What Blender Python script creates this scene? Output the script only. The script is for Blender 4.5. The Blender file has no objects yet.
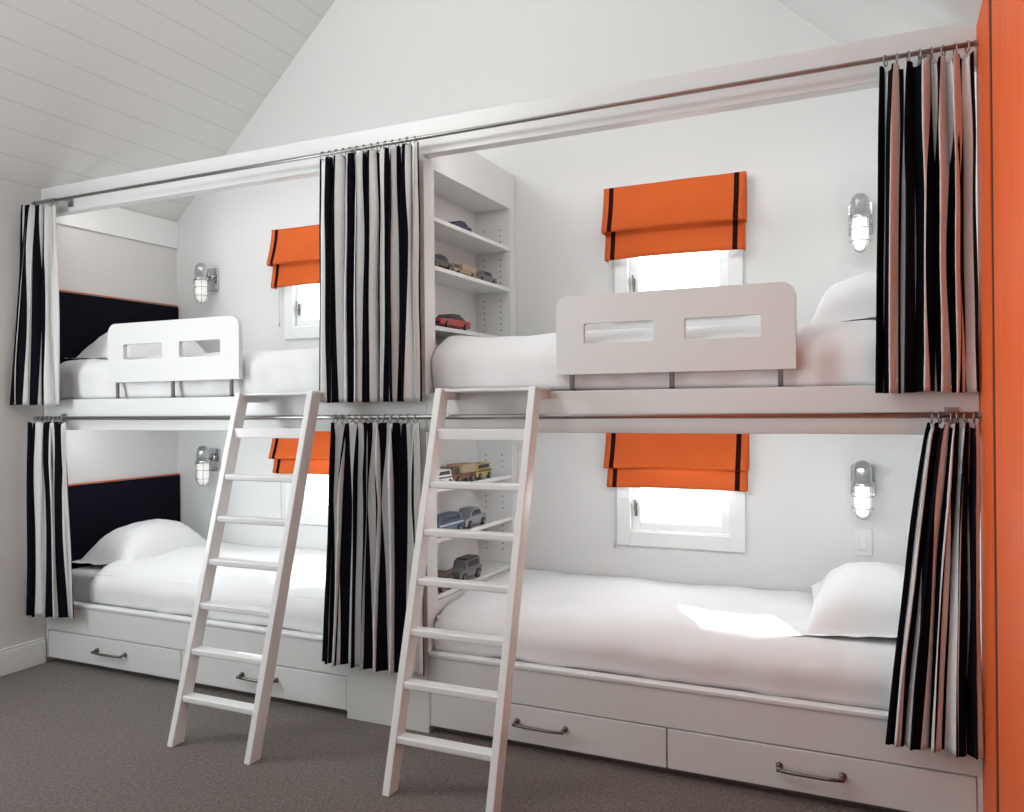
import bpy, math, random
from math import sin, cos, pi, sqrt, atan2, radians
from mathutils import Vector, Matrix, noise as mnoise

sc = bpy.context.scene
COL = sc.collection

# ----------------------------------------------------------------- dimensions
XL, XR = -4.385, 0.2756          # left wall, right end of the bunks
T1, T2 = -2.287, -1.851          # shelf tower
D = 0.976                        # back wall
ZS = 2.705                       # springing of the sloped ceiling
SL = 0.912                       # slope of ceiling
XM = (XL + XR) / 2
ZR = ZS + SL * (XM - XL)
YF = -5.6                        # wall behind the camera

# ----------------------------------------------------------------- materials
def new_mat(name):
    m = bpy.data.materials.new(name); m.use_nodes = True
    nt = m.node_tree
    return m, nt, nt.nodes['Principled BSDF']

def bump(nt, bsdf, scale, strength, dist=0.002, detail=3, coord='Object'):
    tc = nt.nodes.new('ShaderNodeTexCoord')
    n = nt.nodes.new('ShaderNodeTexNoise'); n.inputs['Scale'].default_value = scale
    n.inputs['Detail'].default_value = detail
    b = nt.nodes.new('ShaderNodeBump'); b.inputs['Strength'].default_value = strength
    b.inputs['Distance'].default_value = dist
    nt.links.new(tc.outputs[coord], n.inputs['Vector'])
    nt.links.new(n.outputs['Fac'], b.inputs['Height'])
    nt.links.new(b.outputs['Normal'], bsdf.inputs['Normal'])
    return n, tc

def mat(name, col, rough=0.5, metal=0.0, bscale=None, bstr=0.1, vary=0.0, spec=None, sheen=0.0):
    m, nt, b = new_mat(name)
    b.inputs['Base Color'].default_value = (*col, 1)
    b.inputs['Roughness'].default_value = rough
    b.inputs['Metallic'].default_value = metal
    if spec is not None: b.inputs['Specular IOR Level'].default_value = spec
    if sheen: b.inputs['Sheen Weight'].default_value = sheen
    if bscale:
        n, tc = bump(nt, b, bscale, bstr)
        if vary:
            r = nt.nodes.new('ShaderNodeValToRGB')
            r.color_ramp.elements[0].position = 0.3; r.color_ramp.elements[1].position = 0.7
            r.color_ramp.elements[0].color = (*[c * (1 - vary) for c in col], 1)
            r.color_ramp.elements[1].color = (*[min(1, c * (1 + vary)) for c in col], 1)
            nt.links.new(n.outputs['Fac'], r.inputs['Fac'])
            nt.links.new(r.outputs['Color'], b.inputs['Base Color'])
    return m

M = {}
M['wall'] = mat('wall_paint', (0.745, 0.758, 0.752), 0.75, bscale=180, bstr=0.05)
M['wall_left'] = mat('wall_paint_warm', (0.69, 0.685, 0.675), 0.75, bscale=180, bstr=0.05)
M['white'] = mat('white_lacquer', (0.76, 0.785, 0.778), 0.34, bscale=60, bstr=0.02)
M['white_rail'] = mat('white_satin_board', (0.76, 0.785, 0.772), 0.38, bscale=60, bstr=0.02)
M['ladder'] = mat('white_gloss_ladder', (0.805, 0.825, 0.82), 0.3, bscale=60, bstr=0.02)
M['trimw'] = mat('white_trim', (0.805, 0.825, 0.82), 0.4, bscale=60, bstr=0.02)
M['linen'] = mat('white_cotton', (0.825, 0.835, 0.845), 0.9, bscale=350, bstr=0.12, sheen=0.1)
M['sheet'] = mat('white_sheet', (0.78, 0.76, 0.79), 0.9, bscale=300, bstr=0.12)
M['chrome'] = mat('brushed_chrome', (0.55, 0.56, 0.58), 0.22, 1.0, bscale=90, bstr=0.02)
M['steel'] = mat('dark_steel_rod', (0.40, 0.39, 0.38), 0.35, 1.0, bscale=90, bstr=0.02)
M['pewter'] = mat('pewter_handle', (0.20, 0.185, 0.175), 0.4, 1.0, bscale=90, bstr=0.03)
M['black'] = mat('black_fabric', (0.008, 0.006, 0.013), 0.9, bscale=400, bstr=0.15, spec=0.08)
M['ribbon'] = mat('dark_ribbon', (0.020, 0.005, 0.007), 0.8, bscale=400, bstr=0.1, spec=0.08)
M['piping'] = mat('orange_piping', (0.62, 0.12, 0.03), 0.7, bscale=200, bstr=0.1)
M['dark'] = mat('dark_gap', (0.02, 0.017, 0.016), 0.9, bscale=50, bstr=0.05)
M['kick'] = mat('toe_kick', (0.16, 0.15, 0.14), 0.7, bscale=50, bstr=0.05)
M['peg'] = mat('peg_hole_shade', (0.16, 0.16, 0.17), 0.9, bscale=50, bstr=0.02)
M['plate'] = mat('white_plastic', (0.80, 0.80, 0.80), 0.35, bscale=40, bstr=0.01)
M['cord'] = mat('grey_cord', (0.45, 0.44, 0.44), 0.8, bscale=300, bstr=0.1)
M['rubber'] = mat('black_rubber', (0.02, 0.02, 0.02), 0.6, bscale=80, bstr=0.05)
def toy(name, c, r=0.35, metal=0.0): return mat(name, c, r, metal, bscale=60, bstr=0.02)
M['t_navy'] = toy('toy_navy', (0.02, 0.03, 0.07)); M['t_red'] = toy('toy_red', (0.42, 0.04, 0.035))
M['t_black'] = toy('toy_black', (0.02, 0.02, 0.022)); M['t_tan'] = toy('toy_tan', (0.40, 0.30, 0.20), 0.6)
M['t_olive'] = toy('toy_olive', (0.10, 0.09, 0.06), 0.5); M['t_green'] = toy('toy_green', (0.33, 0.36, 0.12), 0.5)
M['t_grey'] = toy('toy_grey', (0.16, 0.16, 0.16)); M['t_silver'] = toy('toy_silver', (0.34, 0.34, 0.37), 0.3, 0.6)
M['t_white'] = toy('toy_white', (0.75, 0.74, 0.74)); M['t_blue'] = toy('toy_slate_blue', (0.09, 0.12, 0.19), 0.45)
M['t_stripe'] = toy('toy_pale_stripe', (0.50, 0.62, 0.76)); M['t_brown'] = toy('toy_brown', (0.16, 0.075, 0.04), 0.5)
M['t_glass'] = toy('toy_window', (0.03, 0.035, 0.045), 0.1)
M['t_yellow'] = toy('toy_yellow', (0.42, 0.36, 0.09), 0.5)
M['t_teal'] = toy('toy_teal', (0.02, 0.06, 0.06), 0.5)

def orange_fabric():
    m, nt, b = new_mat('orange_blind_fabric')
    b.inputs['Specular IOR Level'].default_value = 0.1
    b.inputs['Roughness'].default_value = 0.8
    n, tc = bump(nt, b, 260, 0.15)
    n2 = nt.nodes.new('ShaderNodeTexNoise'); n2.inputs['Scale'].default_value = 6
    nt.links.new(tc.outputs['Object'], n2.inputs['Vector'])
    r = nt.nodes.new('ShaderNodeValToRGB')
    r.color_ramp.elements[0].color = (0.64, 0.118, 0.027, 1); r.color_ramp.elements[1].color = (0.74, 0.150, 0.038, 1)
    nt.links.new(n2.outputs['Fac'], r.inputs['Fac'])
    nt.links.new(r.outputs['Color'], b.inputs['Base Color'])
    # daylight glows through the cloth a little
    tr = nt.nodes.new('ShaderNodeBsdfTranslucent')
    nt.links.new(r.outputs['Color'], tr.inputs['Color'])
    mx = nt.nodes.new('ShaderNodeMixShader'); mx.inputs[0].default_value = 0.04
    out = nt.nodes['Material Output']
    nt.links.new(b.outputs[0], mx.inputs[1]); nt.links.new(tr.outputs[0], mx.inputs[2])
    nt.links.new(mx.outputs[0], out.inputs['Surface'])
    return m
M['orange'] = orange_fabric()

def orange_wood():
    m, nt, b = new_mat('orange_stained_panel')
    b.inputs['Specular IOR Level'].default_value = 0.15
    b.inputs['Roughness'].default_value = 0.5
    tc = nt.nodes.new('ShaderNodeTexCoord'); mp = nt.nodes.new('ShaderNodeMapping')
    mp.inputs['Scale'].default_value = (30, 30, 1.2)
    n = nt.nodes.new('ShaderNodeTexNoise'); n.inputs['Scale'].default_value = 2.2; n.inputs['Detail'].default_value = 5
    nt.links.new(tc.outputs['Object'], mp.inputs['Vector']); nt.links.new(mp.outputs[0], n.inputs['Vector'])
    r = nt.nodes.new('ShaderNodeValToRGB')
    r.color_ramp.elements[0].position = 0.25; r.color_ramp.elements[1].position = 0.8
    r.color_ramp.elements[0].color = (0.70, 0.100, 0.018, 1); r.color_ramp.elements[1].color = (0.84, 0.150, 0.032, 1)
    nt.links.new(n.outputs['Fac'], r.inputs['Fac']); nt.links.new(r.outputs['Color'], b.inputs['Base Color'])
    return m
M['orange_wood'] = orange_wood()

def plank_ceiling():
    m, nt, b = new_mat('white_plank_ceiling')
    b.inputs['Roughness'].default_value = 0.7
    tc = nt.nodes.new('ShaderNodeTexCoord'); sx = nt.nodes.new('ShaderNodeSeparateXYZ')
    nt.links.new(tc.outputs['Object'], sx.inputs[0])
    def mth(op, a, bb):
        n = nt.nodes.new('ShaderNodeMath'); n.operation = op
        for i, v in enumerate((a, bb)):
            if isinstance(v, (int, float)): n.inputs[i].default_value = v
            else: nt.links.new(v, n.inputs[i])
        return n.outputs[0]
    q = mth('DIVIDE', mth('ADD', sx.outputs['X'], 3.93 + 0.113 * 40), 0.113)
    fr = mth('FRACT', mth('ADD', q, 0.5), 0.0)
    dist = mth('ABSOLUTE', mth('SUBTRACT', fr, 0.5), 0.0)
    line = mth('SMOOTHSTEP' if False else 'LESS_THAN', dist, 0.022)
    mix = nt.nodes.new('ShaderNodeMix'); mix.data_type = 'RGBA'
    mix.inputs['A'].default_value = (0.715, 0.728, 0.712, 1); mix.inputs['B'].default_value = (0.605, 0.612, 0.60, 1)
    nt.links.new(line, mix.inputs['Factor'])
    nt.links.new(mix.outputs['Result'], b.inputs['Base Color'])
    return m
M['planks'] = plank_ceiling()

def carpet():
    m, nt, b = new_mat('grey_brown_carpet')
    b.inputs['Roughness'].default_value = 0.95
    b.inputs['Sheen Weight'].default_value = 0.15
    tc = nt.nodes.new('ShaderNodeTexCoord')
    n = nt.nodes.new('ShaderNodeTexNoise'); n.inputs['Scale'].default_value = 75; n.inputs['Detail'].default_value = 4
    v = nt.nodes.new('ShaderNodeTexVoronoi'); v.inputs['Scale'].default_value = 130
    for k in (n, v): nt.links.new(tc.outputs['Object'], k.inputs['Vector'])
    r = nt.nodes.new('ShaderNodeValToRGB')
    r.color_ramp.elements[0].position = 0.33; r.color_ramp.elements[1].position = 0.68
    r.color_ramp.elements[0].color = (0.092, 0.077, 0.068, 1); r.color_ramp.elements[1].color = (0.19, 0.162, 0.145, 1)
    nt.links.new(n.outputs['Fac'], r.inputs['Fac']); nt.links.new(r.outputs['Color'], b.inputs['Base Color'])
    bp = nt.nodes.new('ShaderNodeBump'); bp.inputs['Strength'].default_value = 0.6; bp.inputs['Distance'].default_value = 0.006
    nt.links.new(v.outputs['Distance'], bp.inputs['Height']); nt.links.new(bp.outputs['Normal'], b.inputs['Normal'])
    return m
M['carpet'] = carpet()

def striped(name, period, duty, phase):
    """Cloth with woven stripes running down the curtain: U of the UV map is metres along the cloth."""
    m, nt, b = new_mat(name)
    b.inputs['Roughness'].default_value = 0.9
    b.inputs['Specular IOR Level'].default_value = 0.06
    uv = nt.nodes.new('ShaderNodeUVMap'); uv.uv_map = 'UVMap'
    sx = nt.nodes.new('ShaderNodeSeparateXYZ'); nt.links.new(uv.outputs[0], sx.inputs[0])
    a = nt.nodes.new('ShaderNodeMath'); a.operation = 'MULTIPLY_ADD'
    a.inputs[1].default_value = 1 / period; a.inputs[2].default_value = phase + 10
    nt.links.new(sx.outputs['X'], a.inputs[0])
    f = nt.nodes.new('ShaderNodeMath'); f.operation = 'FRACT'; nt.links.new(a.outputs[0], f.inputs[0])
    g = nt.nodes.new('ShaderNodeMath'); g.operation = 'LESS_THAN'; g.inputs[1].default_value = duty
    nt.links.new(f.outputs[0], g.inputs[0])
    mix = nt.nodes.new('ShaderNodeMix'); mix.data_type = 'RGBA'
    mix.inputs['A'].default_value = (0.725, 0.74, 0.735, 1); mix.inputs['B'].default_value = (0.006, 0.006, 0.010, 1)
    nt.links.new(g.outputs[0], mix.inputs['Factor']); nt.links.new(mix.outputs['Result'], b.inputs['Base Color'])
    tc = nt.nodes.new('ShaderNodeTexCoord')
    n = nt.nodes.new('ShaderNodeTexNoise'); n.inputs['Scale'].default_value = 300
    bp = nt.nodes.new('ShaderNodeBump'); bp.inputs['Strength'].default_value = 0.1; bp.inputs['Distance'].default_value = 0.001
    nt.links.new(tc.outputs['Object'], n.inputs['Vector']); nt.links.new(n.outputs['Fac'], bp.inputs['Height'])
    nt.links.new(bp.outputs['Normal'], b.inputs['Normal'])
    return m

def pane_mat():
    m, nt, b = new_mat('clear_window_glass')
    nt.nodes.remove(b)
    t = nt.nodes.new('ShaderNodeBsdfTransparent'); t.inputs[0].default_value = (0.97, 0.98, 0.97, 1)
    g = nt.nodes.new('ShaderNodeBsdfGlossy'); g.inputs['Roughness'].default_value = 0.03
    mx = nt.nodes.new('ShaderNodeMixShader'); mx.inputs[0].default_value = 0.06
    nt.links.new(t.outputs[0], mx.inputs[1]); nt.links.new(g.outputs[0], mx.inputs[2])
    nt.links.new(mx.outputs[0], nt.nodes['Material Output'].inputs['Surface'])
    return m
M['pane'] = pane_mat()

def lit_glass(name, strength):
    m, nt, b = new_mat(name)
    b.inputs['Base Color'].default_value = (0.9, 0.9, 0.87, 1); b.inputs['Roughness'].default_value = 0.25
    b.inputs['Emission Color'].default_value = (1, 0.97, 0.90, 1); b.inputs['Emission Strength'].default_value = strength
    bump(nt, b, 90, 0.1)
    return m
M['globe'] = lit_glass('frosted_globe_lit', .55)
M['globe_dim'] = lit_glass('frosted_globe_soft', 0.28)

# ----------------------------------------------------------------- mesh builder
def world_loc(o):
    v = Vector((0, 0, 0))
    while o is not None:
        v += o.location; o = o.parent
    return v

class MB:
    def __init__(s): s.v = []; s.f = []; s.m = []; s.uv = {}
    def add(s, vs, fs, mi=0):
        o = len(s.v); s.v += [tuple(p) for p in vs]
        for f in fs: s.f.append([i + o for i in f]); s.m.append(mi)
        return s
    def box(s, x0, x1, y0, y1, z0, z1, mi=0):
        vs = [(x0,y0,z0),(x1,y0,z0),(x1,y1,z0),(x0,y1,z0),(x0,y0,z1),(x1,y0,z1),(x1,y1,z1),(x0,y1,z1)]
        return s.add(vs, [(0,3,2,1),(4,5,6,7),(0,1,5,4),(1,2,6,5),(2,3,7,6),(3,0,4,7)], mi)
    def hexa(s, lo, hi, mi=0):
        return s.add(list(lo) + list(hi), [(3,2,1,0),(4,5,6,7),(0,1,5,4),(1,2,6,5),(2,3,7,6),(3,0,4,7)], mi)
    def prism(s, poly, fn, a, b, mi=0):
        """extrude a 2-D polygon: fn(p, t) -> 3-D for t in (a, b)"""
        n = len(poly); vs = [fn(p, a) for p in poly] + [fn(p, b) for p in poly]
        fs = [tuple(range(n))[::-1], tuple(range(n, 2 * n))] + [(i, (i + 1) % n, n + (i + 1) % n, n + i) for i in range(n)]
        return s.add(vs, fs, mi)
    def cyl(s, p0, p1, r0, r1=None, n=16, mi=0, cap=True):
        r1 = r0 if r1 is None else r1
        p0, p1 = Vector(p0), Vector(p1); d = (p1 - p0).normalized()
        a = d.orthogonal().normalized(); b = d.cross(a)
        ring = lambda p, r: [p + a * cos(2*pi*i/n) * r + b * sin(2*pi*i/n) * r for i in range(n)]
        fs = [(i, (i+1) % n, n + (i+1) % n, n + i) for i in range(n)]
        if cap: fs += [tuple(range(n))[::-1], tuple(range(n, 2*n))]
        return s.add(ring(p0, r0) + ring(p1, r1), fs, mi)
    def tube(s, pts, r, n=8, mi=0, closed=False):
        pts = [Vector(p) for p in pts]; k = len(pts); vs = []; prev = None
        for i, p in enumerate(pts):
            if closed: t = pts[(i+1) % k] - pts[i-1]
            else: t = pts[min(i+1, k-1)] - pts[max(i-1, 0)]
            t.normalize()
            a = t.orthogonal().normalized() if prev is None else (prev - t * prev.dot(t)).normalized()
            prev = a; b = t.cross(a)
            vs += [p + a * cos(2*pi*j/n) * r + b * sin(2*pi*j/n) * r for j in range(n)]
        fs = []
        for i in range(k if closed else k - 1):
            i2 = (i + 1) % k
            for j in range(n): fs.append((i*n + j, i*n + (j+1) % n, i2*n + (j+1) % n, i2*n + j))
        if not closed: fs += [tuple(range(n))[::-1], tuple((k-1)*n + j for j in range(n))]
        return s.add(vs, fs, mi)
    def lathe(s, prof, c, n=20, mi=0):
        """prof: (r, z) list, around the vertical through c"""
        vs = []; fs = []; k = len(prof)
        for r, z in prof:
            vs += [(c[0] + max(r, 1e-4) * cos(2*pi*j/n), c[1] + max(r, 1e-4) * sin(2*pi*j/n), c[2] + z) for j in range(n)]
        for i in range(k - 1):
            for j in range(n): fs.append((i*n + j, i*n + (j+1) % n, (i+1)*n + (j+1) % n, (i+1)*n + j))
        fs += [tuple(range(n))[::-1], tuple((k-1)*n + j for j in range(n))]
        return s.add(vs, fs, mi)
    def grid(s, fn, nu, nv, mi=0, uvfn=None, closed_u=False):
        o = len(s.v); cols = nu if closed_u else nu + 1
        for j in range(nv + 1):
            for i in range(cols): s.v.append(tuple(fn(i / nu, j / nv)))
        for j in range(nv):
            for i in range(nu):
                i2 = (i + 1) % cols
                s.f.append([o + j*cols + i, o + j*cols + i2, o + (j+1)*cols + i2, o + (j+1)*cols + i]); s.m.append(mi)
                if uvfn: s.uv[len(s.f) - 1] = [uvfn(i/nu, j/nv), uvfn((i+1)/nu, j/nv), uvfn((i+1)/nu, (j+1)/nv), uvfn(i/nu, (j+1)/nv)]
        return s
    def build(s, name, mats, parent=None, origin=None, smooth=False, bevel=0.0, seg=2, subsurf=0, kind=None, recalc=True):
        if not isinstance(mats, (list, tuple)): mats = [mats]
        if parent is not None: og = world_loc(parent)
        elif origin is not None: og = Vector(origin)
        else: og = Vector((0, 0, 0))
        me = bpy.data.meshes.new(name)
        me.from_pydata([tuple(Vector(p) - og) for p in s.v], [], s.f)
        for i, p in enumerate(me.polygons): p.material_index = s.m[i]; p.use_smooth = smooth
        for m in mats: me.materials.append(m)
        if s.uv:
            ul = me.uv_layers.new(name='UVMap')
            for i, p in enumerate(me.polygons):
                if i in s.uv:
                    for li, uv in zip(p.loop_indices, s.uv[i]): ul.data[li].uv = uv
        if recalc:
            import bmesh
            bm = bmesh.new(); bm.from_mesh(me); bmesh.ops.recalc_face_normals(bm, faces=bm.faces); bm.to_mesh(me); bm.free()
        me.update()
        o = bpy.data.objects.new(name, me); COL.objects.link(o)
        if parent is not None: o.parent = parent
        else: o.location = og
        if bevel:
            b = o.modifiers.new('bevel', 'BEVEL'); b.width = bevel; b.segments = seg; b.limit_method = 'ANGLE'; b.angle_limit = radians(40)
            for p in me.polygons: p.use_smooth = True
            w = o.modifiers.new('wn', 'WEIGHTED_NORMAL'); w.keep_sharp = True
        if subsurf:
            q = o.modifiers.new('sub', 'SUBSURF'); q.levels = subsurf; q.render_levels = subsurf
        if kind: o['kind'] = kind
        return o

def tag(o, label, cat, group=None):
    o['label'] = label; o['category'] = cat
    if group: o['group'] = group
    return o
def thing(name, loc, label, cat, group=None):
    o = bpy.data.objects.new(name, None); o.empty_display_size = 0.05
    COL.objects.link(o); o.location = loc
    return tag(o, label, cat, group)
def copy_thing(o, loc, label, parent=None):
    c = o.copy(); COL.objects.link(c)
    if parent is not None: c.parent = parent
    else: c.location = loc; c['label'] = label
    for ch in o.children: copy_thing(ch, None, None, c)
    return c
def fbm(x, y, z=0.0): return mnoise.noise(Vector((x, y, z)))

def rrect(x0, x1, z0, z1, r, n=6, corners=(1, 1, 1, 1)):
    """rounded rectangle, counter-clockwise from bottom left"""
    pts = []
    for (cx, cz, a0), on in zip(((x0, z0, pi), (x1, z0, 1.5*pi), (x1, z1, 0), (x0, z1, .5*pi)), corners):
        if not on: pts.append((cx, cz)); continue
        ox = cx + (r if cx == x0 else -r); oz = cz + (r if cz == z0 else -r)
        for k in range(n + 1):
            a = a0 + .5*pi*k/n; pts.append((ox + r*cos(a), oz + r*sin(a)))
    return pts

# ----------------------------------------------------------------- room shell
S = 'structure'
MB().box(XL - .1, 1.0, YF - .1, D + .15, -.12, 0).build('floor', M['carpet'], kind=S)
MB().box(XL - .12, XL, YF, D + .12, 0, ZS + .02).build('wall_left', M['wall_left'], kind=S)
MB().box(XR + .012, XR + .13, 0.02, D + .12, 0, ZS + .02).box(XR + .012, XR + .13, YF, -2.62, 0, ZS + .02)\
    .box(XR + .75, XR + .87, -2.62, 0.02, 0, ZS + .4).box(XR + .13, XR + .87, 0.02, .14, 0, ZS + .4)\
    .box(XR + .13, XR + .87, -2.74, -2.62, 0, ZS + .4).build('wall_right', M['wall'], kind=S)
# ceiling: two slopes
def slope_poly(xa, za, xb, zb): 
    return [(xa, YF, za), (xb, YF, zb), (xb, D + .1, zb), (xa, D + .1, za)]
cb = MB()
lo = slope_poly(XL - .02, ZS - .02*SL, XM, ZR); cb.hexa(lo, [(x, y, z + .1) for x, y, z in lo], 0)
lo = slope_poly(XM, ZR, XR + .9, ZS - .9*SL + .0); lo = slope_poly(XM, ZR, XR, ZS - .025)
cb.hexa(lo, [(x, y, z + .1) for x, y, z in lo], 1)
cb.box(XR + .012, XR + .87, -2.74, .14, ZS + .02, ZS + .12, 1)
cb.build('ceiling', [M['planks'], M['wall']], kind=S)
# wall behind the camera, gable shaped
def gable(y0, y1, name, holes=()):
    b = MB(); xs = sorted({XL, XR + .012, XM, *[h[0] for h in holes], *[h[1] for h in holes]})
    top = lambda x: ZS + SL * (x - XL) if x <= XM else ZS + SL * (XR + .012 - x) + .0
    for xa, xb in zip(xs, xs[1:]):
        cuts = sorted([(h[2], h[3]) for h in holes if h[0] <= xa + 1e-6 and h[1] >= xb - 1e-6])
        z = 0.0
        for c0, c1 in cuts: b.box(xa, xb, y0, y1, z, c0); z = c1
        lo = [(xa, y0, z), (xb, y0, z), (xb, y1, z), (xa, y1, z)]
        hi = [(xa, y0, top(xa) + .06), (xb, y0, top(xb) + .06), (xb, y1, top(xb) + .06), (xa, y1, top(xa) + .06)]
        b.hexa(lo, hi)
    return b.build(name, M['wall'], kind=S)
GW = 0.205                                        # half width of the glass
WIN = [(-3.125, .835, 1.275, 'lower'), (-.959, .835, 1.275, 'lower'), (-3.125, 1.99, 2.43, 'upper'), (-.959, 1.99, 2.43, 'upper')]
HM = .045                                         # sash width
gable(D, D + .07, 'wall_back', [(cx - GW - HM, cx + GW + HM, z0 - HM, z1 + HM) for cx, z0, z1, _ in WIN])
gable(YF - .1, YF, 'wall_front')
# windows
for k, (cx, z0, z1, _) in enumerate(WIN):
    w = MB()                                      # casing on the wall face
    a, b, c, d = cx - GW - HM, cx + GW + HM, z0 - HM, z1 + HM
    cw = .075
    w.box(a - cw, a, D - .022, D, c - cw, d + cw if z1 > 2 else d + .03).box(b, b + cw, D - .022, D, c - cw, d + cw if z1 > 2 else d + .03)
    w.box(a, b, D - .022, D, c - cw, c)
    w.box(a, b, D - .022, D, d, d + (cw if z1 > 2 else .03))
    o = w.build('window_%d' % (k + 1), M['trimw'], kind=S, bevel=.004)
    w = MB()
    for x0_, x1_, y0_, y1_ in ((a, cx - GW, c, d), (cx + GW, b, c, d), (cx - GW, cx + GW, c, z0), (cx - GW, cx + GW, z1, d)):
        w.box(x0_, x1_, D + .012, D + .05, y0_, y1_)
    w.build('window_sash', M['trimw'], o, bevel=.003)
    MB().box(a - .004, b + .004, D - .012, D + .02, c - .012, c + .006).build('window_sill', M['trimw'], o, bevel=.003)
    MB().box(cx - GW - .002, cx + GW + .002, D + .028, D + .033, z0 - .002, z1 + .002).build('window_pane', M['pane'], o)
    l = MB(); lx = cx - GW - .022
    l.box(lx - .006, lx + .006, D + .002, D + .012, z0 + .03, z0 + .10).cyl((lx, D + .003, z0 + .065), (lx, D - .012, z0 + .065), .006)
    l.box(lx - .004, lx + .004, D - .018, D - .008, z0 + .06, z0 + .115)
    l.build('window_latch', M['pewter'], o, bevel=.001)
# timber trims, and an added unseen slab outside blocking sun at the upper windows
MB().box(XL - .3, XR + .5, D + .1, D + 1.06, 2.585, 2.66).build('sun_block_slab', M['trimw'], kind=S)
MB().box(XL, XL + .018, YF + .01, -.005, 0, .13).box(XL, XL + .012, YF + .01, -.005, .13, .145).build('baseboard_left', M['trimw'], kind=S, bevel=.004)
MB().box(XL + .001, XL + .02, .065, D - .001, 2.525, ZS).build('trim_1', M['trimw'], kind=S, bevel=.002)
MB().box(XL + .001, XR + .01, 0.0, .06, 2.55, 2.705).build('trim_2', M['white'], kind=S, bevel=.003)

# ----------------------------------------------------------------- built-in bunk beds
def handle(parent, cx, y, z, w=.215):
    h = MB(); hw = w / 2
    for s in (-1, 1):
        h.cyl((cx + s*hw, y, z), (cx + s*hw, y - .012, z), .013, .010, 14)
        h.tube([(cx + s*hw, y - .01, z), (cx + s*hw, y - .026, z - .002), (cx + s*(hw - .008), y - .034, z - .004)], .0065, 8)
    h.tube([(cx - hw - .006, y - .033, z - .004), (cx - hw*.5, y - .037, z - .006), (cx + hw*.5, y - .037, z - .006), (cx + hw + .006, y - .033, z - .004)], .0068, 8)
    h.build('drawer_handle', M['pewter'], parent, smooth=True)

def bunk(name, xa, xb, y, label, ends):
    t = thing(name, ((xa + xb)/2, y + .45, 0), label, 'bunk bed', 'built-in bunk beds')
    # lower platform: toe kick, carcass, front rail with ledge
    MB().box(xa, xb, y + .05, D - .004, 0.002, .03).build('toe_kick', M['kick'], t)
    MB().box(xa, xb, y + .022, D - .004, .03, .31).box(xa, xb, y + .004, y + .022, .192, .345)\
        .box(xa, xa + ends[0], y, y + .022, .03, .192).box(xb - ends[1], xb, y, y + .022, .03, .192).build('lower_platform', M['white'], t)
    MB().box(xa, xb, y - .004, y + .045, .338, .356).build('ledge', M['trimw'], t, bevel=.004)
    m = (xa + xb) / 2
    for x0, x1 in ((xa + ends[0] + .003, m - .003), (m + .003, xb - ends[1] - .003)):
        dr = MB().box(x0, x1, y, y + .02, .034, .186).build('drawer', M['white'], t, bevel=.0025)
        handle(dr, (x0 + x1)/2, y, .119)
    # upper platform with fascia
    MB().box(xa, xb, y + .03, D - .004, 1.335, 1.37).box(xa, xb, y, y + .03, 1.327, 1.498).build('upper_platform', M['white'], t, bevel=.003)
    return t
bunk('bunk_bed', XL + .004, T1 - .002, .004, 'white built-in double bunk against the left wall, left of the shelf tower', (.02, .004))
bunk('bunk_bed', T2 + .002, XR - .001, 0.0, 'white built-in double bunk on the right, beside the orange wardrobe', (.005, .016))

# ----------------------------------------------------------------- shelf tower
tw = thing('shelf_tower', ((T1 + T2)/2, .45, 0), 'white shelf tower built between the two bunks, shelves facing right', 'bookcase')
TB = -2.065                                         # back panel of the shelves
c = MB()
c.box(T1, TB, 0.0, D - .004, .0, 2.549).box(T1, TB, .061, D - .004, 2.549, 2.70)                 # solid back half, flush front
c.box(TB, T2, 0.0, .09, .0, 2.549)                    # front stile
c.box(TB, T2, D - .072, D - .004, .0, 2.70)           # rear side panel
c.box(TB, T2, .09, D - .072, 2.507, 2.549).box(TB, T2, .061, D - .072, 2.549, 2.70)              # top
c.box(TB, T2 - .003, .09, D - .072, 1.33, 1.72)               # middle
c.box(TB, T2 - .003, .09, D - .072, .0, .562)                  # bottom
PZ = [z for z0, z1 in ((1.66, 2.45), (.66, 1.22)) for z in [z0 + .032*i for i in range(int((z1 - z0)/.032))]]
for z in PZ:
    for px in (T2 - .06, T2 - .16):
        if any(abs(z - zs) < .03 for zs in (2.287, 2.065, 1.80, 1.069, .84)): continue
        n = 8; yy = D - .0728; o_ = len(c.v)
        c.add([(px + .0045*cos(2*pi*i/n), yy, z + .0045*sin(2*pi*i/n)) for i in range(n)], [tuple(range(n))], 1)
c.build('carcass', [M['white'], M['peg']], tw, recalc=False)
SHELF = [2.298, 2.077, 1.806, 1.069, .84, .586]
for z in SHELF:
    MB().box(TB, T2 - .004, .091, D - .073, z - .02, z).build('shelf', M['trimw'], tw, bevel=.002)

# ----------------------------------------------------------------- beds: mattresses, duvets, pillows
def mattress(xa, xb, z0, z1, label):
    p = MB(); pts = rrect(xa, xb, .078, D - .03, .05)
    p.prism(pts, lambda q, t: (q[0], q[1], t), z0, z1)
    return tag(p.build('mattress', M['sheet'], origin=((xa+xb)/2, .5, z0), bevel=.03, seg=4), label, 'mattress', 'mattresses in the bunks')

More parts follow.
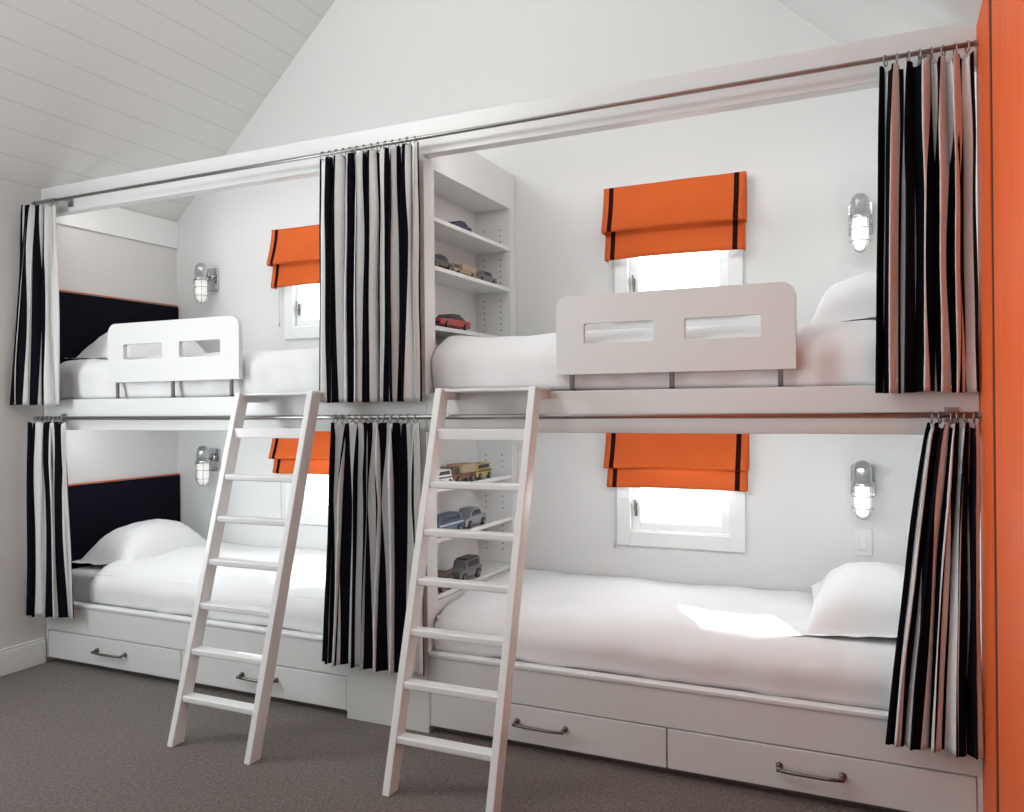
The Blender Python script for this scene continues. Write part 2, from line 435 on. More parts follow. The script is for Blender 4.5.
def duvet(xa, xb, zbot, ztop, zin, label, seed, yfront=.045, bulge=.02, slopex=0.0, R=.12):
    """white cover lying over a mattress and tucked down in front of it"""
    W = D - .012
    def prof(v):                                  # arc from the tuck at the front over the rounded edge to the wall
        hgt = ztop - zbot
        segs = [hgt - R, R * pi/2, W - yfront - R]
        L = sum(segs); d = v * L
        if d < segs[0]: return yfront, zbot + d, 0.
        d -= segs[0]
        if d < segs[1]:
            a = d / R; return yfront + R - R*cos(a), ztop - R + R*sin(a), a/(pi/2)
        d -= segs[1]; return yfront + R + d, ztop, 1.
    def fn(u, v):
        y, z, k = prof(v)
        x = xa + (xb - xa) * u
        e = min(1, min(u, 1 - u) * (xb - xa) / .04); e = sqrt(max(0, 1 - (1 - e)**2))
        n1 = fbm(x*2.3, y*3 + z*2, seed); n2 = fbm(x*6 + y*3, y*5 - x*2 + z*4, seed + 7); n3 = fbm(x*13 - y*6, y*9 + z*8, seed + 3)
        amp = .016*n1 + .009*n2 + .004*n3
        bl = bulge * sin(pi * min(1, max(0, (y - yfront)/(W - yfront)))) * (k)
        z2 = z + k*(amp + bl) + slopex*(u - .5) - (1 - e)*.028*k
        amp += .010*(1 - k)*fbm(x*9 + z*3, z*2.5, seed + 11)
        y2 = y - (1 - k)*(amp*1.1 + .012*max(0, sin((z - zbot)/(ztop - zbot)*pi)))*.9
        if v > .999: y2 = W
        y2 = max(y2, yfront - .018)
        return x, min(y2, W), z2
    b = MB().grid(fn, 110, 44)
    # inner face lying on the mattress, so that it is a solid quilt
    nu = 111; nv = 45; zi = zin
    inner = []
    for i in (0, nu - 1):
        x = b.v[i][0]; inner.append([(x, yfront + .026, zbot), (x, yfront + .026, zi), (x, W, zi)])
    n = len(b.v); b.v += inner[0] + inner[1]
    b.f += [[n, n+1, n+4, n+3], [n+1, n+2, n+5, n+4]]
    b.f.append([i for i in range(nu)] + [n+3, n]); b.f.append([(nv-1)*nu + i for i in range(nu)] + [n+5, n+2])
    b.f.append([j*nu for j in range(nv)] + [n+2, n+1, n]); b.f.append([j*nu + nu - 1 for j in range(nv)] + [n+5, n+4, n+3])
    b.m += [0]*6
    return tag(b.build('duvet', M['linen'], origin=((xa+xb)/2, .5, zbot), smooth=True), label, 'bedding', 'white duvets on the bunks')

def pillow(name, c, lx, ly, h, rot, label, seed, ear=None):
    """soft pillow with a flat flange round its edge"""
    t = thing(name, c, label, 'pillow', 'white pillows on the bunks')
    nu, nv = 36, 28
    def surf(sgn):
        def fn(u, v):
            a, b_ = 2*u - 1, 2*v - 1
            f = max(0, (1 - abs(a)**2.6) * (1 - abs(b_)**2.6))
            pull = 1 - .07*(1 - abs(b_)**2)*abs(a)**3 ; pull2 = 1 - .07*(1 - abs(a)**2)*abs(b_)**3
            x = a*lx/2*pull; y = b_*ly/2*pull2
            zz = f**.55 * h * (.88 if sgn > 0 else -.10)
            zz += (.012*fbm(a*2.2, b_*2.2, seed) + .006*fbm(a*6, b_*4, seed + 4)) * (f > 0) * min(1, f*3) * (1 if sgn > 0 else 0)
            return x, y, zz
        return fn
    def place(b):
        if ear:                                   # one corner stands up
            for i, p in enumerate(b.v):
                k = max(0, 1 - sqrt((p[0]/lx*2 - ear[0])**2 + (p[1]/ly*2 - ear[1])**2)/1.1)
                b.v[i] = (p[0], p[1], p[2] + ear[2]*k*k)
        m = Matrix.Rotation(rot[2], 4, 'Z') @ Matrix.Rotation(rot[1], 4, 'Y') @ Matrix.Rotation(rot[0], 4, 'X')
        b.v = [tuple(m @ Vector(p) + Vector(c)) for p in b.v]; return b
    b = MB().grid(surf(1), nu, nv).grid(surf(-1), nu, nv)
    place(b).build('pillowcase', M['linen'], t, smooth=True)
    def fl(u, v):
        a = 2*pi*u
        # square outline
        cx_, sy_ = cos(a), sin(a); k = 1 / max(abs(cx_), abs(sy_)); px, py = cx_*k, sy_*k
        pull = 1 - .07*(1 - abs(py)**2)*abs(px)**3; pull2 = 1 - .07*(1 - abs(px)**2)*abs(py)**3
        w = .97 + v*.035 if True else 0
        gx = px*lx/2*pull; gy = py*ly/2*pull2
        cw_ = 1 + .9*(abs(px*py))**4
        ex = gx + v*.034*px*cw_; ey = gy + v*.034*py*cw_
        return ex, ey, .012*v*fbm(px*3, py*3, seed + 9) + (.004 if v > .2 else 0)
    place(MB().grid(fl, 96, 3, closed_u=True)).build('flange', M['linen'], t, smooth=True)
    return t

LB0, LB1 = XL + .01, T1 - .006                 # left bunk
RB0, RB1 = T2 + .006, XR - .004
for xa, xb, z0, z1, lab in ((XL + .04, LB1 - .05, .312, .515, 'mattress of the lower left bunk, under the white duvet by the black headboard'),
                        (RB0 + .015, RB1 - .015, .312, .497, 'mattress of the lower right bunk, under the sunlit white duvet'),
                        (XL + .04, LB1 - .05, 1.372, 1.668, 'mattress of the upper left bunk, behind the guard rail near the left wall'),
                        (RB0 + .015, RB1 - .015, 1.372, 1.68, 'mattress of the upper right bunk, behind the guard rail near the wardrobe')):
    mattress(xa, xb, z0, z1, lab)
duvet(LB0 + .30, LB1, .357, .553, .519, 'white duvet on the lower left bunk, folded back beside the pillow', 1.3, yfront=.05, bulge=.02)
duvet(RB0, RB1, .357, .545, .501, 'white duvet on the lower right bunk with a bright patch of sun', 5.1, yfront=.045, bulge=.02)
duvet(XL + .028, LB1, 1.499, 1.725, 1.675, 'white duvet on the upper left bunk, in front of the black headboard', 9.7, yfront=.05, bulge=.02, R=.075)
duvet(RB0, RB1, 1.499, 1.735, 1.684, 'white duvet on the upper right bunk, beside the toy shelves', 13.2, yfront=.05, bulge=.02, slopex=-.02)
pillow('pillow', (-4.135, .51, .545), .40, .68, .235, (0, radians(0), radians(3)), 'white pillow on the lower left bunk, leaning on the black headboard', 3.0)
pillow('pillow', (-.055, .49, .574), .47, .62, .24, (0, radians(-5), radians(-3)), 'white pillow on the lower right bunk, under the wall lamp', 8.0, ear=(-1, 1, .085))
pillow('pillow', (-4.115, .50, 1.733), .43, .68, .25, (0, radians(1.5), 0), 'white pillow on the upper left bunk, half hidden by the guard rail', 12.0)
pillow('pillow', (-.05, .56, 1.755), .46, .62, .235, (0, radians(-6), 0), 'white pillow on the upper right bunk, beside the striped curtain', 17.0)

# headboards on the left wall
for z0, z1, lab in ((.42, 1.005, 'black upholstered headboard with orange piping at the lower left bunk'),
                    (1.52, 2.142, 'black upholstered headboard with orange piping at the upper left bunk')):
    hb = thing('headboard', (XL + .02, .5, z0), lab, 'headboard', 'black headboards on the left wall')
    MB().box(XL + .002, XL + .026, .07, D - .008, z0, z1 - .012).build('panel', M['black'], hb, bevel=.008, seg=3)
    MB().tube([(XL + .016, .072, z0 + .01), (XL + .016, .072, z1 - .006), (XL + .016, D - .010, z1 - .006), (XL + .016, D - .010, z0 + .01)], .0048, 8)\
        .build('piping', M['piping'], hb, smooth=True)

# ----------------------------------------------------------------- guard rails
def guard(xa, xb, z0, z1, zb, y, label):
    t = thing('guard_rail', ((xa + xb)/2, y, zb), label, 'guard rail', 'guard rails on the upper bunks')
    w = xb - xa; h = z1 - z0; r = .055
    sl = [(xa + w*.128, xa + w*.435), (xa + w*.565, xa + w*.868)]
    s0, s1 = z0 + h*.385, z0 + h*.64
    out = rrect(xa, xb, z0, z1, r, 8, (0, 0, 1, 1))
    import bmesh
    bm = bmesh.new()
    loops = [out] + [rrect(a, b, s0, s1, .008, 3) for a, b in sl]
    es = []
    for lp in loops:
        vs = [bm.verts.new((p[0], y, p[1])) for p in lp]
        es += [bm.edges.new((vs[i], vs[(i + 1) % len(vs)])) for i in range(len(vs))]
    bmesh.ops.triangle_fill(bm, edges=es, use_beauty=True, use_dissolve=False)
    geo = bmesh.ops.extrude_face_region(bm, geom=list(bm.faces))
    for v in [g for g in geo['geom'] if isinstance(g, bmesh.types.BMVert)]: v.co.y -= .026
    bmesh.ops.recalc_face_normals(bm, faces=bm.faces)
    bm.verts.index_update()
    b = MB(); b.add([v.co.copy() for v in bm.verts], [[v.index for v in f.verts] for f in bm.faces]); bm.free()
    b.build('panel', M['white_rail'], t, bevel=.005, seg=2)
    for k in (.07, .51, .94):
        x = xa + w*k
        MB().box(x - .009, x + .009, y - .024, y - .014, zb, z0 + .04).box(x - .009, x + .009, y - .024, y, zb, zb + .006).build('bracket', M['kick'], t, bevel=.001)
    return t
guard(-3.855, -2.925, 1.585, 1.903, 1.5, .03, 'white guard rail with two slots on the upper left bunk')
guard(-1.232, -.300, 1.563, 1.882, 1.5, .03, 'white guard rail with two slots on the upper right bunk')

# ----------------------------------------------------------------- ladders
def ladder(x, label):
    t = thing('ladder', (x, -.5, 0), label, 'ladder', 'white ladders leaning on the bunks')
    W = .457; H = 1.515; yf, yt = -.57, -.150; k = (yt - yf)/H
    yl = lambda z: yf + k*z                       # front edge of the rails
    dp = .066
    for xa in (x - W/2, x + W/2 - .031):
        xb = xa + .031
        lo = [(xa, yl(0), 0), (xb, yl(0), 0), (xb, yl(0) + dp, 0), (xa, yl(0) + dp, 0)]
        hi = [(p[0], p[1] + k*H, H) for p in lo]
        MB().hexa(lo, hi).build('rail', M['ladder'], t, bevel=.003)
        # steel-white hook plate carrying the rail on the bed front
        MB().box(xa + .006, xb - .006, yl(1.48) + .04, -.0012, 1.466, 1.50).build('hook_plate', M['ladder'], t, bevel=.002)
    for z in (.187, .376, .564, .750, .936, 1.122):
        y = yl(z)
        MB().box(x - W/2 + .028, x + W/2 - .028, y + .006, y + dp - .004, z - .013, z + .014).build('rung', M['ladder'], t, bevel=.006, seg=3)
    z = 1.327; MB().box(x - W/2 + .028, x + W/2 - .028, yl(z) + .012, yl(z) + .034, z - .025, z + .02).build('crossbar', M['ladder'], t, bevel=.003)
    MB().box(x - W/2 - .004, x + W/2 + .004, yl(1.505) + .02, -.0012, 1.4985, 1.512).build('top_bar', M['ladder'], t, bevel=.003)
    return t
ladder(-2.578, 'white wooden ladder leaning on the left bunk')
ladder(-1.487, 'white wooden ladder leaning on the right bunk, in front of the toy shelves')

# ----------------------------------------------------------------- curtain rods and striped curtains
def rod(z, y, r, label, brs):
    t = thing('curtain_rod', ((XL + XR)/2, y, z), label, 'curtain rod', 'curtain rods along the bunks')
    MB().cyl((XL + .03, y, z), (XR - .004, y, z), r, n=14).build('pole', M['steel'], t, smooth=True)
    for x in brs:
        MB().box(x - .02, x + .02, -.006, -.0005, z - .03, z + .026).cyl((x, -.004, z), (x, y, z), .007, n=10).build('bracket', M['steel'], t, bevel=.001)
    for x in (XL + .024, XR - .012):
        MB().cyl((x, y, z), (x + .012, y, z), r*1.25, n=16).build('end_cap', M['steel'], t, smooth=False)
ZR1, ZR2, YR = 2.602, 1.394, -.062
rod(ZR1, YR, .0085, 'thin dark steel curtain rod along the top beam', (-4.13, -2.2, .12))
rod(ZR2, YR, .0105, 'steel curtain rod along the edge between upper and lower bunks', (-4.2, .19))

def curtain(xt, xb, ztop, zbot, zrod, folds, seed, period, duty, phase, label, nr, lean=1.0, amp=.038, fwd=(0, 0)):
    cx = (xt[0] + xt[1])/2
    t_ = thing('striped_curtain', (cx, YR, zbot), label, 'curtain', 'black and white striped curtains')
    rnd = random.Random(seed)
    offs = [rnd.uniform(-.28, .28) for _ in range(folds + 3)]; amps = [rnd.uniform(.6, 1.15) for _ in range(folds + 3)]
    def lerp_list(l, s):
        q = s*(len(l) - 1); i = min(int(q), len(l) - 2); f = q - i; f = f*f*(3 - 2*f); return l[i]*(1 - f) + l[i+1]*f
    def pos(s, t):
        e = t**lean
        xl = xt[0] + (xb[0] - xt[0])*e; xr = xt[1] + (xb[1] - xt[1])*e
        ph = 2*pi*(folds*s + lerp_list(offs, s)*(.4 + .6*t) + .30*fbm(s*2.5, t*.9, seed) * min(1, t*3))
        a = amp * lerp_list(amps, s) * (.62 + .38*min(1, t*5)) * (1 + .15*sin(3*t + seed))
        gather = math.exp(-t/.035)                 # pinch pleats under the rings
        env = min(1, s*8 + .25, (1 - s)*8 + .25)
        y = YR - .004 + a*env*(sin(ph) + .25*sin(2*ph + seed)*(1 - gather))
        y += .007*fbm(s*9, t*1.8, seed + 5) + .004*fbm(s*22, t*1.2, seed + 6)
        x = xl + (xr - xl)*s + .30*a*sin(2*ph + .6)*env*(1 - .4*gather) + .006*fbm(s*6, t*2.5, seed + 2)*min(1, t*4)
        y -= (fwd[0] + (fwd[1] - fwd[0])*t)*(1 - s)**1.5
        z = ztop + (zbot - ztop)*t + gather*(.010*cos(ph) - .004) + (.010*fbm(s*3, 0, seed + 8) if t > .98 else 0)
        return x, min(y, -.012), z
    # cloth length along the middle for the stripes
    N = folds*22; Ls = [0.]; p = pos(0, .6)
    for i in range(1, N + 1):
        q = pos(i/N, .6); Ls.append(Ls[-1] + sqrt((q[0]-p[0])**2 + (q[1]-p[1])**2)); p = q
    uv = lambda s, t: (Ls[min(N, int(round(s*N)))], 1 - t)
    m = striped('striped_cloth_%d' % seed, period, duty, phase)
    b = MB().grid(pos, N, 46, uvfn=uv)
    o = b.build('cloth', m, t_, smooth=True, recalc=False)
    so = o.modifiers.new('thick', 'SOLIDIFY'); so.thickness = .0025; so.offset = 0
    for i in range(nr):
        x = xt[0] + (xt[1] - xt[0])*(i + .5)/nr
        r = .0195 if zrod < 2 else .0185
        tl = rnd.uniform(-.35, .35)
        MB().tube([(x + r*cos(2*pi*j/18)*sin(tl), YR + r*cos(2*pi*j/18)*cos(tl), zrod - r*.42 + r*sin(2*pi*j/18)) for j in range(18)], .0026, 6, closed=True)\
            .build('curtain_ring', M['steel'], t_, smooth=True)
    return t_
curtain((-4.355, -4.165), (-4.362, -4.140), 2.574, 1.468, ZR1, 4, 11, .110, .45, .30, 'black and white striped curtain at the far left of the upper bunk', 7, fwd=(.07, .14))
curtain((-2.365, -1.835), (-2.385, -1.832), 2.580, 1.462, ZR1, 9, 23, .101, .52, .45, 'wide striped curtain in the middle of the upper bunks, left of the toy shelves', 14)
curtain((-.016, .262), (-.036, .270), 2.572, 1.470, ZR1, 6, 31, .112, .60, .2, 'striped curtain at the right of the upper bunk, beside the orange wardrobe', 8)
curtain((-4.345, -4.10), (-4.360, -4.045), 1.369, .300, ZR2, 4, 47, .084, .50, .1, 'black and white striped curtain at the far left of the lower bunk', 7, fwd=(.05, .06))
curtain((-2.312, -1.845), (-2.372, -1.838), 1.365, .272, ZR2, 8, 59, .101, .52, .35, 'wide striped curtain in the middle of the lower bunks, between the ladders', 12)
curtain((.118, .266), (-.016, .268), 1.365, .282, ZR2, 5, 67, .096, .56, .0, 'flaring striped curtain at the right of the lower bunk, beside the orange wardrobe', 6, lean=.8)

# ----------------------------------------------------------------- roman blinds
def blind(cx, ztop, zfold, zbot, label, cordz):
    y = D - .026; hw = .354
    t = thing('roman_blind', (cx, y, zbot), label, 'blind', 'orange roman blinds')
    MB().box(cx - hw, cx + hw, y - .03, y - .001, ztop - .035, ztop - .004).build('head_rail', M['trimw'], t)
    def side(z0, z1, bel, yo, hw_):
        def fn(u, v):
            x = cx - hw_ + 2*hw_*u
            z = z1 + (z0 - z1)*v
            yy = yo - bel*v**1.6 + (.008*sin(pi*u)*v) * -1
            if v > .999: yy += .010
            z += .006*v*sin(pi*u)*(1 if v > .5 else 0) + .003*fbm(x*5, v*3, z0)
            return x, yy, z
        return fn
    def cloth(name, z0, z1, bel, yo, hw_):
        b = MB().grid(side(z0, z1, bel, yo, hw_), 30, 16)
        # returns at both sides and rounded turn-under
        f = side(z0, z1, bel, yo, hw_)
        for u in (0, 1):
            pts = [f(u, j/16) for j in range(17)]; o_ = len(b.v)
            for q in pts: b.v.append(q); b.v.append((q[0], max(q[1], y - .002) if True else 0, q[2]))
            for q in pts: pass
            for j in range(16):
                b.f.append([o_ + 2*j, o_ + 2*j + 1, o_ + 2*j + 3, o_ + 2*j + 2]); b.m.append(0)
        o = b.build(name, M['orange'], t, smooth=True)
        so = o.modifiers.new('thick', 'SOLIDIFY'); so.thickness = .004; so.offset = 0
        MB().grid(lambda u, v: (lambda p: (p[0], p[1] + .0065, p[2]))(f(.01 + .98*u, .01 + .98*v)), 24, 12).build('lining', M['linen'], o, smooth=True)
        for s in (-1, 1):                        # dark ribbon bands near both edges
            u0 = .5 + s*(.5 - .040/(2*hw_)); w = .012/(2*hw_)
            MB().grid(lambda uu, v: (lambda p: (p[0], p[1] - .0032, p[2]))(f(u0 - w + 2*w*uu, v)), 2, 16).build('ribbon', M['ribbon'], o, smooth=True)
        return o
    cloth('lower_fold', zbot, zfold + .06, .030, y - .030, hw - .008)
    cloth('upper_fold', zfold, ztop, .055, y - .034, hw)
    c = MB().tube([(cx - hw + .035, y - .012, zbot + .02), (cx - hw + .035, y - .012, cordz + .03)], .0018, 6)
    c.build('pull_cord', M['cord'], t); 
    MB().lathe([(.002, .0), (.006, .004), (.0045, .022), (.002, .03)], (cx - hw + .035, y - .012, cordz), 10).build('cord_pull', M['cord'], t, smooth=True)
    return t
blind(-3.151, 2.555, 2.325, 2.188, 'orange roman blind over the upper left window, next to the striped curtain', 1.95)
blind(-.966, 2.552, 2.315, 2.178, 'orange roman blind over the upper right window, behind the guard rail', 1.86)
blind(-3.151, 1.322, 1.122, 1.030, 'orange roman blind over the lower left window, behind the ladder', .72)
blind(-.966, 1.322, 1.117, 1.018, 'orange roman blind over the lower right window, above the sunlit bed', .70)

# ----------------------------------------------------------------- wall lamps
def sconce(cx, z0, g, label):
    y = D - .105
    t = thing('wall_lamp', (cx, D - .003, z0 + .16), label, 'wall lamp', 'chrome caged wall lamps')
    MB().prism(rrect(cx - .052, cx + .052, z0 + .082, z0 + .232, .012, 4), lambda p, q: (p[0], q, p[1]), D - .018, D - .0005).build('back_plate', M['chrome'], t, bevel=.003)
    MB().cyl((cx, D - .016, z0 + .175), (cx, D - .03, z0 + .175), .026, .020, 18).tube([(cx, D - .02, z0 + .175), (cx, D - .05, z0 + .185), (cx, y + .01, z0 + .215)], .013, 12)\
        .build('arm', M['chrome'], t, smooth=True)
    MB().lathe([(.046, .140), (.049, .142), (.049, .156), (.041, .160), (.040, .215), (.034, .238), (.020, .251), (.003, .255)], (cx, y, z0), 24).build('hood', M['chrome'], t, smooth=True)
    MB().lathe([(.003, .0), (.014, .003), (.026, .013), (.034, .030), (.0365, .050), (.0365, .142)], (cx, y, z0), 24).build('glass_jar', M[g], t, smooth=True)
    cg = MB()
    for k in range(4):
        a = pi/4 + k*pi/2
        prof = [(.046, .146), (.046, .09), (.0455, .05), (.040, .022), (.028, .002), (.012, -.008), (0, -.010)]
        cg.tube([(cx + r*cos(a), y + r*sin(a), z0 + z) for r, z in prof], .0022, 6)
    for zc, r in ((.095, .046), (.040, .0445)):
        cg.tube([(cx + r*cos(2*pi*j/28), y + r*sin(2*pi*j/28), z0 + zc) for j in range(28)], .0022, 6, closed=True)
    cg.build('cage', M['chrome'], t, smooth=True)
    return t
sconce(-4.055, 2.135, 'globe_dim', 'chrome caged wall lamp above the upper left bunk, left of the window')
sconce(-.108, 2.122, 'globe', 'chrome caged wall lamp above the upper right pillow, beside the striped curtain')
sconce(-4.055, .945, 'globe_dim', 'chrome caged wall lamp above the lower left bunk, partly behind the ladder')
sconce(-.108, .925, 'globe', 'chrome caged wall lamp above the lower right pillow')
sp = thing('wall_switch', (-.11, D - .003, .795), 'white switch plate on the back wall below the lower right lamp', 'light switch')
MB().prism(rrect(-.147, -.073, .735, .855, .008, 4), lambda p, q: (p[0], q, p[1]), D - .008, D - .0005).build('cover_plate', M['plate'], sp, bevel=.002)
MB().prism(rrect(-.127, -.093, .762, .828, .004, 3), lambda p, q: (p[0], q, p[1]), D - .012, D - .007).build('rocker', M['plate'], sp, bevel=.002)

# ----------------------------------------------------------------- toys on the shelves
def wheel_set(t, ys, z, hw, r, xc, hub='t_grey'):
    for y in ys:
        for s in (-1, 1):
            w = MB().cyl((xc + s*(hw - .008), y, z + r), (xc + s*(hw + .004), y, z + r), r, n=18).build('wheel', M['rubber'], t, bevel=.002)
            MB().cyl((xc + s*(hw + .003), y, z + r), (xc + s*(hw + .006), y, z + r), r*.5, n=12).build('hub_cap', M[hub], w)
def toy_car(y0, y1, z, kind, body, accent, label, hw=.045, H=None, xc=-1.907):
    """toy vehicle standing lengthwise on a shelf; side profile extruded with rounded edges"""
    L = y1 - y0; H = H or {'sports': .30, 'saloon': .36, 'van': .42, 'jeep': .46, 'beetle': .42, 'truck': .36}[kind]*L
    t = thing('toy_' + {'sports': 'sports_car', 'saloon': 'car', 'van': 'van', 'jeep': 'jeep', 'beetle': 'car', 'truck': 'truck'}[kind], (xc, (y0 + y1)/2, z), label, 'toy ' + ('van' if kind == 'van' else 'truck' if kind == 'truck' else 'car'), 'toy vehicles on the shelf tower')
    r = H*.21 if kind not in ('jeep',) else H*.24
    P = {'sports': ([(0,.30),(.02,.52),(.30,.60),(.98,.62),(1,.35),(1,.16),(0,.16)], [(.30,.58),(.46,.96),(.66,1.0),(.92,.60)]),
         'saloon': ([(0,.28),(.01,.52),(.26,.60),(.98,.60),(1,.30),(1,.15),(0,.15)], [(.24,.58),(.38,.98),(.72,1.0),(.86,.58)]),
         'van': ([(0,.16),(0,.60),(.04,.66),(1,.66),(1,.16)], [(.03,.64),(.10,.97),(.98,1.0),(1.0,.64)]),
         'jeep': ([(0,.24),(0,.58),(.34,.62),(1,.62),(1,.22)], [(.32,.60),(.38,.98),(.96,1.0),(.98,.60)]),
         'beetle': ([(0,.22),(.02,.46),(.12,.58),(.9,.58),(.99,.40),(1,.20)], [(.16,.55),(.32,.90),(.5,1.0),(.72,.92),(.90,.56)]),
         'truck': ([(0,.22),(0,.52),(1,.52),(1,.22)], [(.02,.50),(.04,.92),(.30,.92),(.34,.50)])}[kind]
    f = lambda p, q: (q, y0 + p[0]*L, z + p[1]*H)
    MB().prism(P[0], f, xc - hw, xc + hw).build('body', M[body], t, bevel=.005, seg=2)
    cab = MB().prism(P[1], f, xc - hw*.84, xc + hw*.84).build('cabin', M[body if kind != 'sports' else accent], t, bevel=.004)
    # windows on both sides of the cabin and a bumper
    cx_ = sum(p[0] for p in P[1])/len(P[1]); cz_ = sum(p[1] for p in P[1])/len(P[1])
    W = [(cx_ + (p[0] - cx_)*.74, cz_ + (p[1] - cz_)*.62) for p in P[1]]
    MB().prism(W, f, xc - hw*.84 - .0015, xc + hw*.84 + .0015).build('side_windows', M['t_glass'], cab)
    MB().box(xc - hw*.9, xc + hw*.9, y0 - .004, y0 + .006, z + H*.2, z + H*.34).box(xc - hw*.9, xc + hw*.9, y1 - .006, y1 + .004, z + H*.2, z + H*.34).build('bumper', M[accent], t, bevel=.002)
    if kind == 'truck':
        MB().box(xc - hw, xc + hw, y0 + L*.36, y1, z + H*.52, z + H*1.0).build('cargo_box', M[accent], t, bevel=.003)
    if kind == 'van':
        MB().box(xc - hw - .0015, xc + hw + .0015, y0 + .01, y1 - .004, z + H*.50, z + H*.58).build('stripe', M[accent], t)
    if kind == 'jeep':
        MB().cyl((xc, y1 + .001, z + H*.55), (xc, y1 + .014, z + H*.55), H*.17, n=18).build('spare_wheel', M['rubber'], t, bevel=.002)
        MB().box(xc - hw*.7, xc + hw*.7, y0 + L*.42, y0 + L*.94, z + H, z + H*1.05).build('roof_rack', M[accent], t, bevel=.001)
    wheel_set(t, (y0 + L*.2, y0 + L*.8), z, hw, r, xc)
    return t
e = .0008
toy_car(.345, .535, SHELF[0] + e, 'sports', 't_navy', 't_navy', 'dark blue toy car alone on the topmost shelf', H=.056, xc=-1.935)
toy_car(.112, .320, SHELF[1] + e, 'beetle', 't_olive', 't_grey', 'dark round-roofed toy car on the second shelf, nearest the curtain', H=.074, xc=-1.925)
toy_car(.335, .570, SHELF[1] + e, 'truck', 't_tan', 't_tan', 'tan toy truck in the middle of the second shelf', H=.058, xc=-1.93)
toy_car(.580, .800, SHELF[1] + e, 'saloon', 't_grey', 't_green', 'grey and green toy car on the second shelf, nearest the back wall', H=.062, xc=-1.925)
toy_car(.150, .450, SHELF[2] + e, 'sports', 't_red', 't_black', 'red and black toy sports car on the shelf just above the upper right bed', H=.074, hw=.05)
toy_car(.122, .262, SHELF[3] + e, 'van', 't_white', 't_black', 'small white and black toy van on the first shelf of the lower bunk', H=.075)
toy_car(.272, .500, SHELF[3] + e, 'truck', 't_brown', 't_tan', 'tan boxy toy truck on the first shelf of the lower bunk', H=.088)
toy_car(.508, .675, SHELF[3] + e, 'van', 't_yellow', 't_black', 'yellow-topped toy van on the first shelf of the lower bunk, nearest the wall', H=.080)
toy_car(.122, .370, SHELF[4] + e, 'van', 't_blue', 't_stripe', 'slate blue toy van with a pale stripe on the second shelf of the lower bunk', H=.090)
toy_car(.385, .615, SHELF[4] + e, 'saloon', 't_silver', 't_black', 'silver toy car on the second shelf of the lower bunk', H=.092)
toy_car(.122, .258, SHELF[5] + e, 'van', 't_brown', 't_teal', 'small brown toy van on the lowest shelf behind the ladder', H=.080)
toy_car(.320, .555, SHELF[5] + e, 'jeep', 't_grey', 't_black', 'grey and black toy jeep on the lowest shelf behind the ladder', H=.100)

# ----------------------------------------------------------------- orange wardrobe at the right
wd = thing('wardrobe', (XR + .30, -1.28, 0), 'tall orange wardrobe with vertical door gaps at the right edge', 'wardrobe')
MB().box(XR + .026, XR + .62, -2.6, .012, 0.0, 2.70).build('carcass', M['dark'], wd)
ed = [.013, -.385, -1.30, -2.05, -2.6]
for k, (a, b) in enumerate(zip(ed, ed[1:])):
    g = .004
    if k == 1: MB().box(XR + .004, XR + .024, -.428, -.342, .012, 2.70).build('gap_strip', M['dark'], wd)
    MB().box(XR, XR + .024, b + (.042 if k == 0 else g), a - (.042 if k == 1 else g if k else 0), .012, 2.703).build('side_panel' if k == 0 else 'door', M['orange_wood'], wd, bevel=.002)
    if k in (1, 2):
        hy = b + .05 if k == 1 else a - .05
        dh = wd.children[-1]
        MB().tube([(XR, hy, 1.0), (XR - .028, hy, 1.0), (XR - .028, hy, 1.2), (XR, hy, 1.2)], .006, 8).build('door_handle', M['pewter'], dh, smooth=True)

# ----------------------------------------------------------------- light
def area(name, loc, rot, sx, sy, power, col=(1, 1, 1)):
    l = bpy.data.lights.new(name, 'AREA'); l.shape = 'RECTANGLE'; l.size = sx; l.size_y = sy; l.energy = power; l.color = col
    o = bpy.data.objects.new(name, l); COL.objects.link(o); o.location = loc; o.rotation_euler = rot
    return o
sun = bpy.data.lights.new('sun', 'SUN'); sun.energy = 9.0; sun.angle = radians(.8); sun.color = (1, .97, .92)
so = bpy.data.objects.new('sun', sun); COL.objects.link(so)
so.rotation_euler = Vector((1.1, -2.03, -1.0)).to_track_quat('-Z', 'Y').to_euler(); so.location = (-4, 6, 5)
w = bpy.data.worlds.new('sky'); sc.world = w; w.use_nodes = True
bg = w.node_tree.nodes['Background']; bg.inputs['Color'].default_value = (.93, .97, 1, 1); bg.inputs['Strength'].default_value = 3.0
# skylight coming in through the four windows
for cx, z0, z1, _ in WIN:
    area('window_light', (cx, D + .16, (z0 + z1)/2), (radians(-90), 0, 0), .42, .40, 3, (.95, .98, 1))
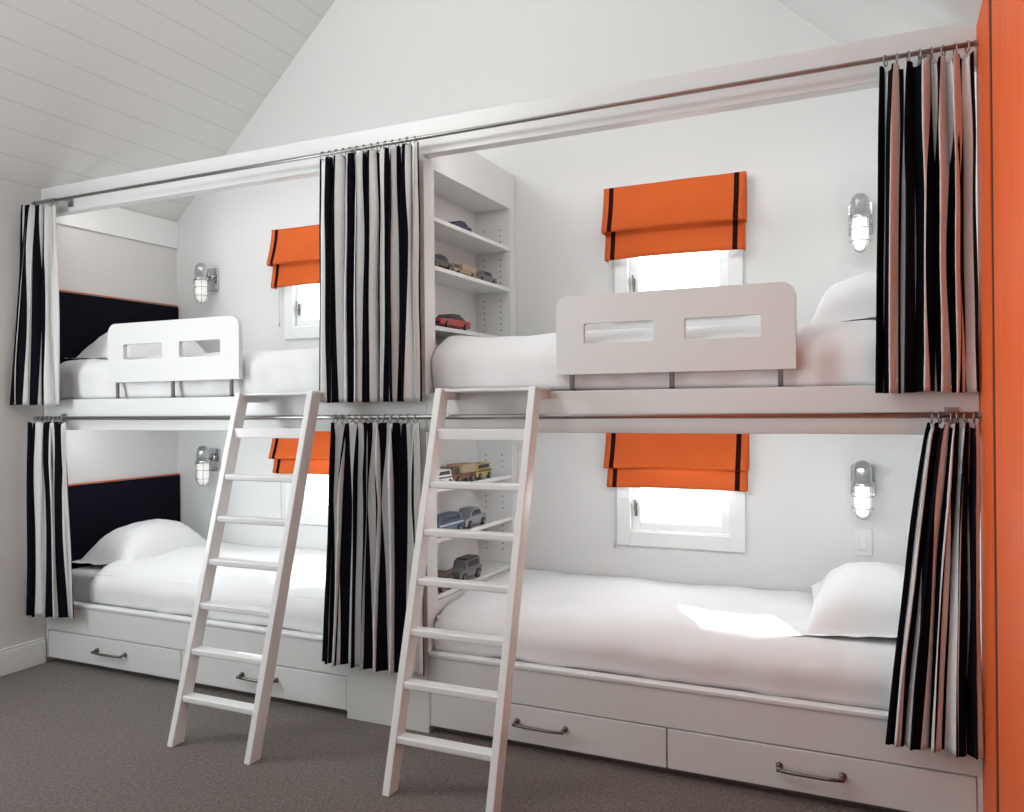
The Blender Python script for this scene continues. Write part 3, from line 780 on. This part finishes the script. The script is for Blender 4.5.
# light of the rest of the room: left wall window, plus added fill lamps
def aim(src, dst): return (Vector(dst) - Vector(src)).to_track_quat('-Z', 'Y').to_euler()
area('room_fill_light', (-2.6, YF + .15, 1.9), aim((-2.6, YF, 1.9), (-1.9, 0, 1.7)), 2.2, 1.7, 23, (.92, .98, 1))  # added fill lamp behind the camera, no window in that wall
area('side_window_light', (-4.33, -1.3, 1.65), aim((-4.33, -1.3, 1.65), (-2.6, -.55, 1.5)), 1.0, 1.3, 45, (.95, .98, 1))
far = area('wardrobe_fill_light', (-4.25, -2.6, 1.8), aim((-4.25, -2.6, 1.8), (XR, -.75, 1.7)), 1.1, 1.3, 5.0, (.97, .99, 1)); far.data.spread = radians(40)  # added lamp aimed at the orange wardrobe to brighten it
area('gable_fill_light', (-3.0, -2.2, 3.5), aim((-3.0, -2.2, 3.5), (-.1, .6, 3.3)), 1.2, .7, 22, (.98, .99, 1)).data.spread = radians(150)  # added unseen lamp brightening the gable and the right ceiling slope
area('ceiling_fill_light', (-2.0, -2.2, 2.95), (pi, 0, 0), 1.6, 1.6, 37, (1, .97, .94))  # added upward fill for both ceiling slopes, not a fitting of the room
# added fill lamps hidden behind the beam and under the upper platforms, brightening the bunks
for xa, xb in ((XL, T1), (T2, XR)):
    area('upper_bunk_fill', ((xa + xb)/2, .085, 2.60), aim((0, .085, 2.60), (0, D, 2.1)), xb - xa - .25, .03, 4.0, (1, .99, .99))
    area('lower_bunk_fill', ((xa + xb)/2, .055, 1.322), aim((0, .055, 1.322), (0, D, 1.14)), xb - xa - .25, .03, 6.2, (.97, .985, 1))
# lit bulbs of the two right lamps
for z in (2.19, .99):
    l = bpy.data.lights.new('lamp_bulb', 'POINT'); l.energy = .35; l.shadow_soft_size = .05; l.color = (1, .95, .88)
    o = bpy.data.objects.new('lamp_bulb', l); COL.objects.link(o); o.location = (-.108, D - .22, z)

# ----------------------------------------------------------------- camera
cam = bpy.data.cameras.new('camera'); cam.sensor_width = 36; cam.sensor_fit = 'HORIZONTAL'; cam.lens = 814.5/1024*36
cam.clip_start = .02
co = bpy.data.objects.new('camera', cam); COL.objects.link(co)
yaw, roll = .4327, -.0095
fw = Vector((-sin(yaw), cos(yaw), 0)); r0 = Vector((cos(yaw), sin(yaw), 0)); u0 = Vector((0, 0, 1))
rt = r0*cos(roll) + u0*sin(roll); up = u0*cos(roll) - r0*sin(roll)
m = Matrix((rt, up, -fw)).transposed().to_4x4(); m.translation = Vector((0, -3.1, 1.4382))
co.matrix_world = m
sc.camera = co
sc.view_settings.view_transform = 'Standard'
sc.view_settings.look = 'None'
sc.view_settings.exposure = 0.0
